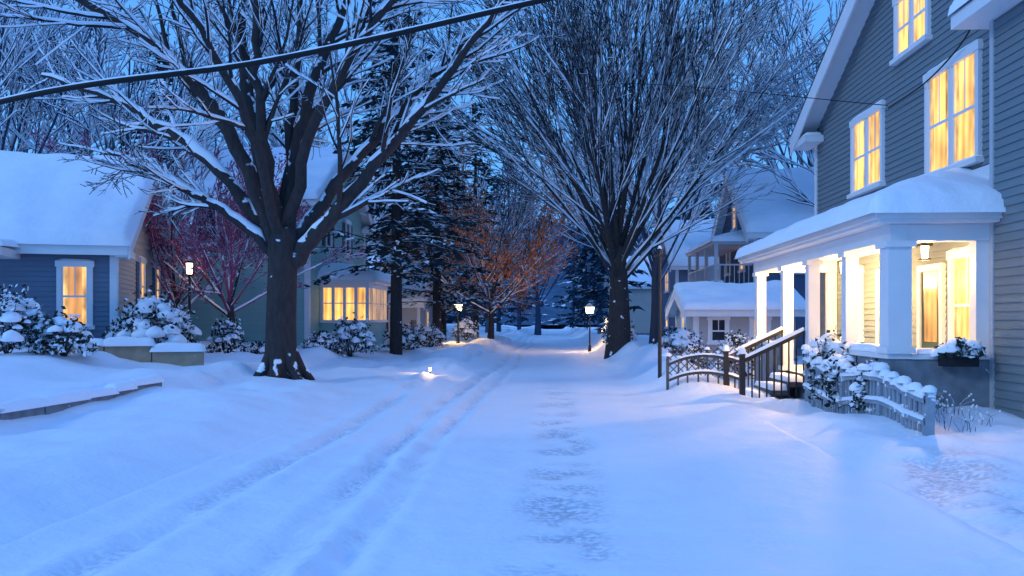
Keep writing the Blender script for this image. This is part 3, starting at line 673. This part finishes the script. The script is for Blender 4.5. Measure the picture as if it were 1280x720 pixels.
# ------------------------------------------------------------ low walls and edging (left)
def lowwall(name,p0,p1,h,mat,bl=.45,th=.13,cap=.17):
    p0=np.array(p0,float);p1=np.array(p1,float);L=np.linalg.norm(p1-p0);e=empty(name,(p0[0],p0[1],0),math.atan2(p1[1]-p0[1],p1[0]-p0[0]));b=Bld(e);rg=random.Random(5)
    x=0
    while x<L:
        l=bl*rg.uniform(.7,1.3);q=p0+(p1-p0)*min(1,(x+l/2)/L);g=Hs(*q);hh=h*rg.uniform(.75,1.1)
        b.box('stones',mat,x+.012,x+l-.012,-th/2*rg.uniform(.9,1.1),th/2*rg.uniform(.9,1.1),g-.3,g+hh)
        b.snowquad('snow_cap',(x-.05,-th/2-.05,g+hh-.03),(x+l+.05,-th/2-.05,g+hh-.03),(x+l+.05,th/2+.14,g+hh-.03),(x-.05,th/2+.14,g+hh-.03),cap,(1,1,1,1),14,10,seed=x*3,rnd=.12);x+=l
    b.finish()
lowwall('garden_edging',(-6.75,10.2),(-6.35,14.6),.10,'stone',.8,.09,.13)
lowwall('low_retaining_wall',(-10.4,19.6),(-8.2,20.2),.30,'sandstone',.9,.3)
# ------------------------------------------------------------ street lamps
def street_lamp(x,y,h,e=60,g=None,head=.13,name='street_lamp'):
    g=Hs(x,y) if g is None else g
    E=empty(name,(x,y,g));b=Bld(E)
    b.cyl('base','dark',(0,0),.11,.07,-.2,min(.35,h*.4));b.cyl('post','dark',(0,0),.045,.035,min(.35,h*.4),h-.25);b.cyl('collar','dark',(0,0),.05,.10,h-.25,h-.18)
    b.cyl('lantern_glass','lamp',(0,0),head*.75,head,h-.18,h+.14,8);b.cyl('cap','dark',(0,0),head*1.25,.03,h+.142,h+.27,8);b.cyl('finial','dark',(0,0),.02,.01,h+.27,h+.36,6)
    b.cyl('snow_cap','snow',(0,0),head*.9,.02,h+.22,h+.36,8)
    b.finish();plight('lamp_light',(0,0,h+.02),e,E,r=head*1.3)
street_lamp(4.1,45,2.2,700,head=.24);street_lamp(-2.85,45,1.9,800,head=.24);street_lamp(-9.6,25.4,2.5,50,head=.10)
# tiny fixture added to give the warm glow on the bank a source
gx,gy=-2.25,23.4;g=Hs(gx,gy);E=empty('added_bank_light',(gx,gy,g));b=Bld(E)
b.cyl('stake','dark',(0,0),.02,.02,-.2,.06,8);b.cyl('glass','lamp',(0,0),.03,.028,.06,.09,8);b.cyl('cap','dark',(0,0),.05,.02,.091,.115,8);b.cyl('snow_cap','snow',(0,0),.05,.02,.11,.15,8);b.finish()
plight('added_bank_glow',(0,-.12,.20),24,E,r=.05)  # added point light for the bank glow, set outside the glass
e=empty('utility_post',(3.55,20.5,Hs(3.55,20.5)));b=Bld(e);b.cyl('post','dark',(0,0),.05,.04,-.3,3.1,8);b.cyl('cap','snow',(0,0),.06,.02,3.1,3.18,8);b.box('crossbar','dark',-.16,.16,-.02,.02,2.9,2.96);b.finish()
# ------------------------------------------------------------ wires
def wire(name,pts,r,snow=True,n=60):
    T=Tree(1);P=T.smooth(pts,n);T.tube(P,np.full(n,r),8,0)
    if snow:
        Q=P.copy();Q[:,2]+=r*.72;T.tube(Q,r*.6*(1+.4*T.r.random(n)),6,1)
    return mk(name,np.concatenate(T.V),np.concatenate(T.F),[M['cable'],M['snow']],mi=np.concatenate(T.mi),smooth=True)
wire('power_line',[(-15,16,4.1),(-7.3,12,4.74),(-3.4,12,5.35),(.45,12,6.2),(4.5,12.2,7.2),(7.35,12.6,8.1)],.040,n=160)
wire('service_wire',[(-8,30,9.2),(-3,29,8.6),(.6,28,8.9),(3.5,26,8.9),(7.7,17.5,6.1)],.010,False)
wire('service_wire',[(7.72,17.5,6.05),(7.55,15.5,6.05),(7.45,14,6.35),(7.1,13,6.6)],.014,False,30)
# ------------------------------------------------------------ hill closing the street
xs=np.linspace(-260,260,80);ys=np.linspace(170,330,20);X,Y=np.meshgrid(xs,ys,indexing='ij')
Z=-1+34*np.exp(-((Y-260)/55)**2)*(1+.5*fbm(X*.02,Y*.02))+1.5*fbm(X*.3,Y*.3)
mk('hill',np.stack([X,Y,Z],-1).reshape(-1,3),grid_faces(80,20),mat_plain('wooded_hill_haze',(.05,.10,.16),.9,.6,.3,snow=1.25,nscale=.4),smooth=True)  # blue of the hill is distance haze painted into its colour
# ------------------------------------------------------------ world, sun, camera
w=bpy.data.worlds.new('World');S.world=w;w.use_nodes=True;nt=w.node_tree
for n in list(nt.nodes): nt.nodes.remove(n)
out=N(nt,'ShaderNodeOutputWorld');add=N(nt,'ShaderNodeAddShader')
sky=N(nt,'ShaderNodeTexSky',sky_type='NISHITA');sky.sun_disc=False;sky.sun_elevation=math.radians(3);sky.sun_rotation=math.radians(215);sky.ozone_density=6
b1=N(nt,'ShaderNodeBackground');b1.inputs[1].default_value=.05
tint=N(nt,'ShaderNodeMix',data_type='RGBA',blend_type='MULTIPLY');tint.inputs[0].default_value=1;nt.links.new(sky.outputs[0],tint.inputs[6]);tint.inputs[7].default_value=(.22,.55,1,1)
nt.links.new(tint.outputs[2],b1.inputs[0])
tc=N(nt,'ShaderNodeTexCoord');sp=N(nt,'ShaderNodeSeparateXYZ');nt.links.new(tc.outputs['Generated'],sp.inputs[0])
rp=N(nt,'ShaderNodeValToRGB');nt.links.new(sp.outputs[2],rp.inputs[0])
cr=rp.color_ramp;cr.elements[0].position=0;cr.elements[0].color=(.12,.39,.82,1);cr.elements[1].position=1;cr.elements[1].color=(.15,.35,.92,1)
x=cr.elements.new(.35);x.color=(.085,.30,.75,1)
b2=N(nt,'ShaderNodeBackground');nt.links.new(rp.outputs[0],b2.inputs[0]);b2.inputs[1].default_value=1.38
nt.links.new(b1.outputs[0],add.inputs[0]);nt.links.new(b2.outputs[0],add.inputs[1]);nt.links.new(add.outputs[0],out.inputs[0])
l=bpy.data.lights.new('sun','SUN');l.energy=.85;l.angle=math.radians(12);l.color=(.60,.78,1)
o=bpy.data.objects.new('sun',l);COL.objects.link(o);o.rotation_euler=(math.radians(64),0,math.radians(-60));
cam=bpy.data.cameras.new('camera');co=bpy.data.objects.new('camera',cam);COL.objects.link(co);S.camera=co
co.location=(0,0,1.7);co.rotation_euler=(math.radians(90),0,0);cam.lens=30;cam.sensor_width=36;cam.shift_y=.03125;cam.clip_end=2000
S.view_settings.view_transform='Standard';S.view_settings.look='None';S.view_settings.exposure=0
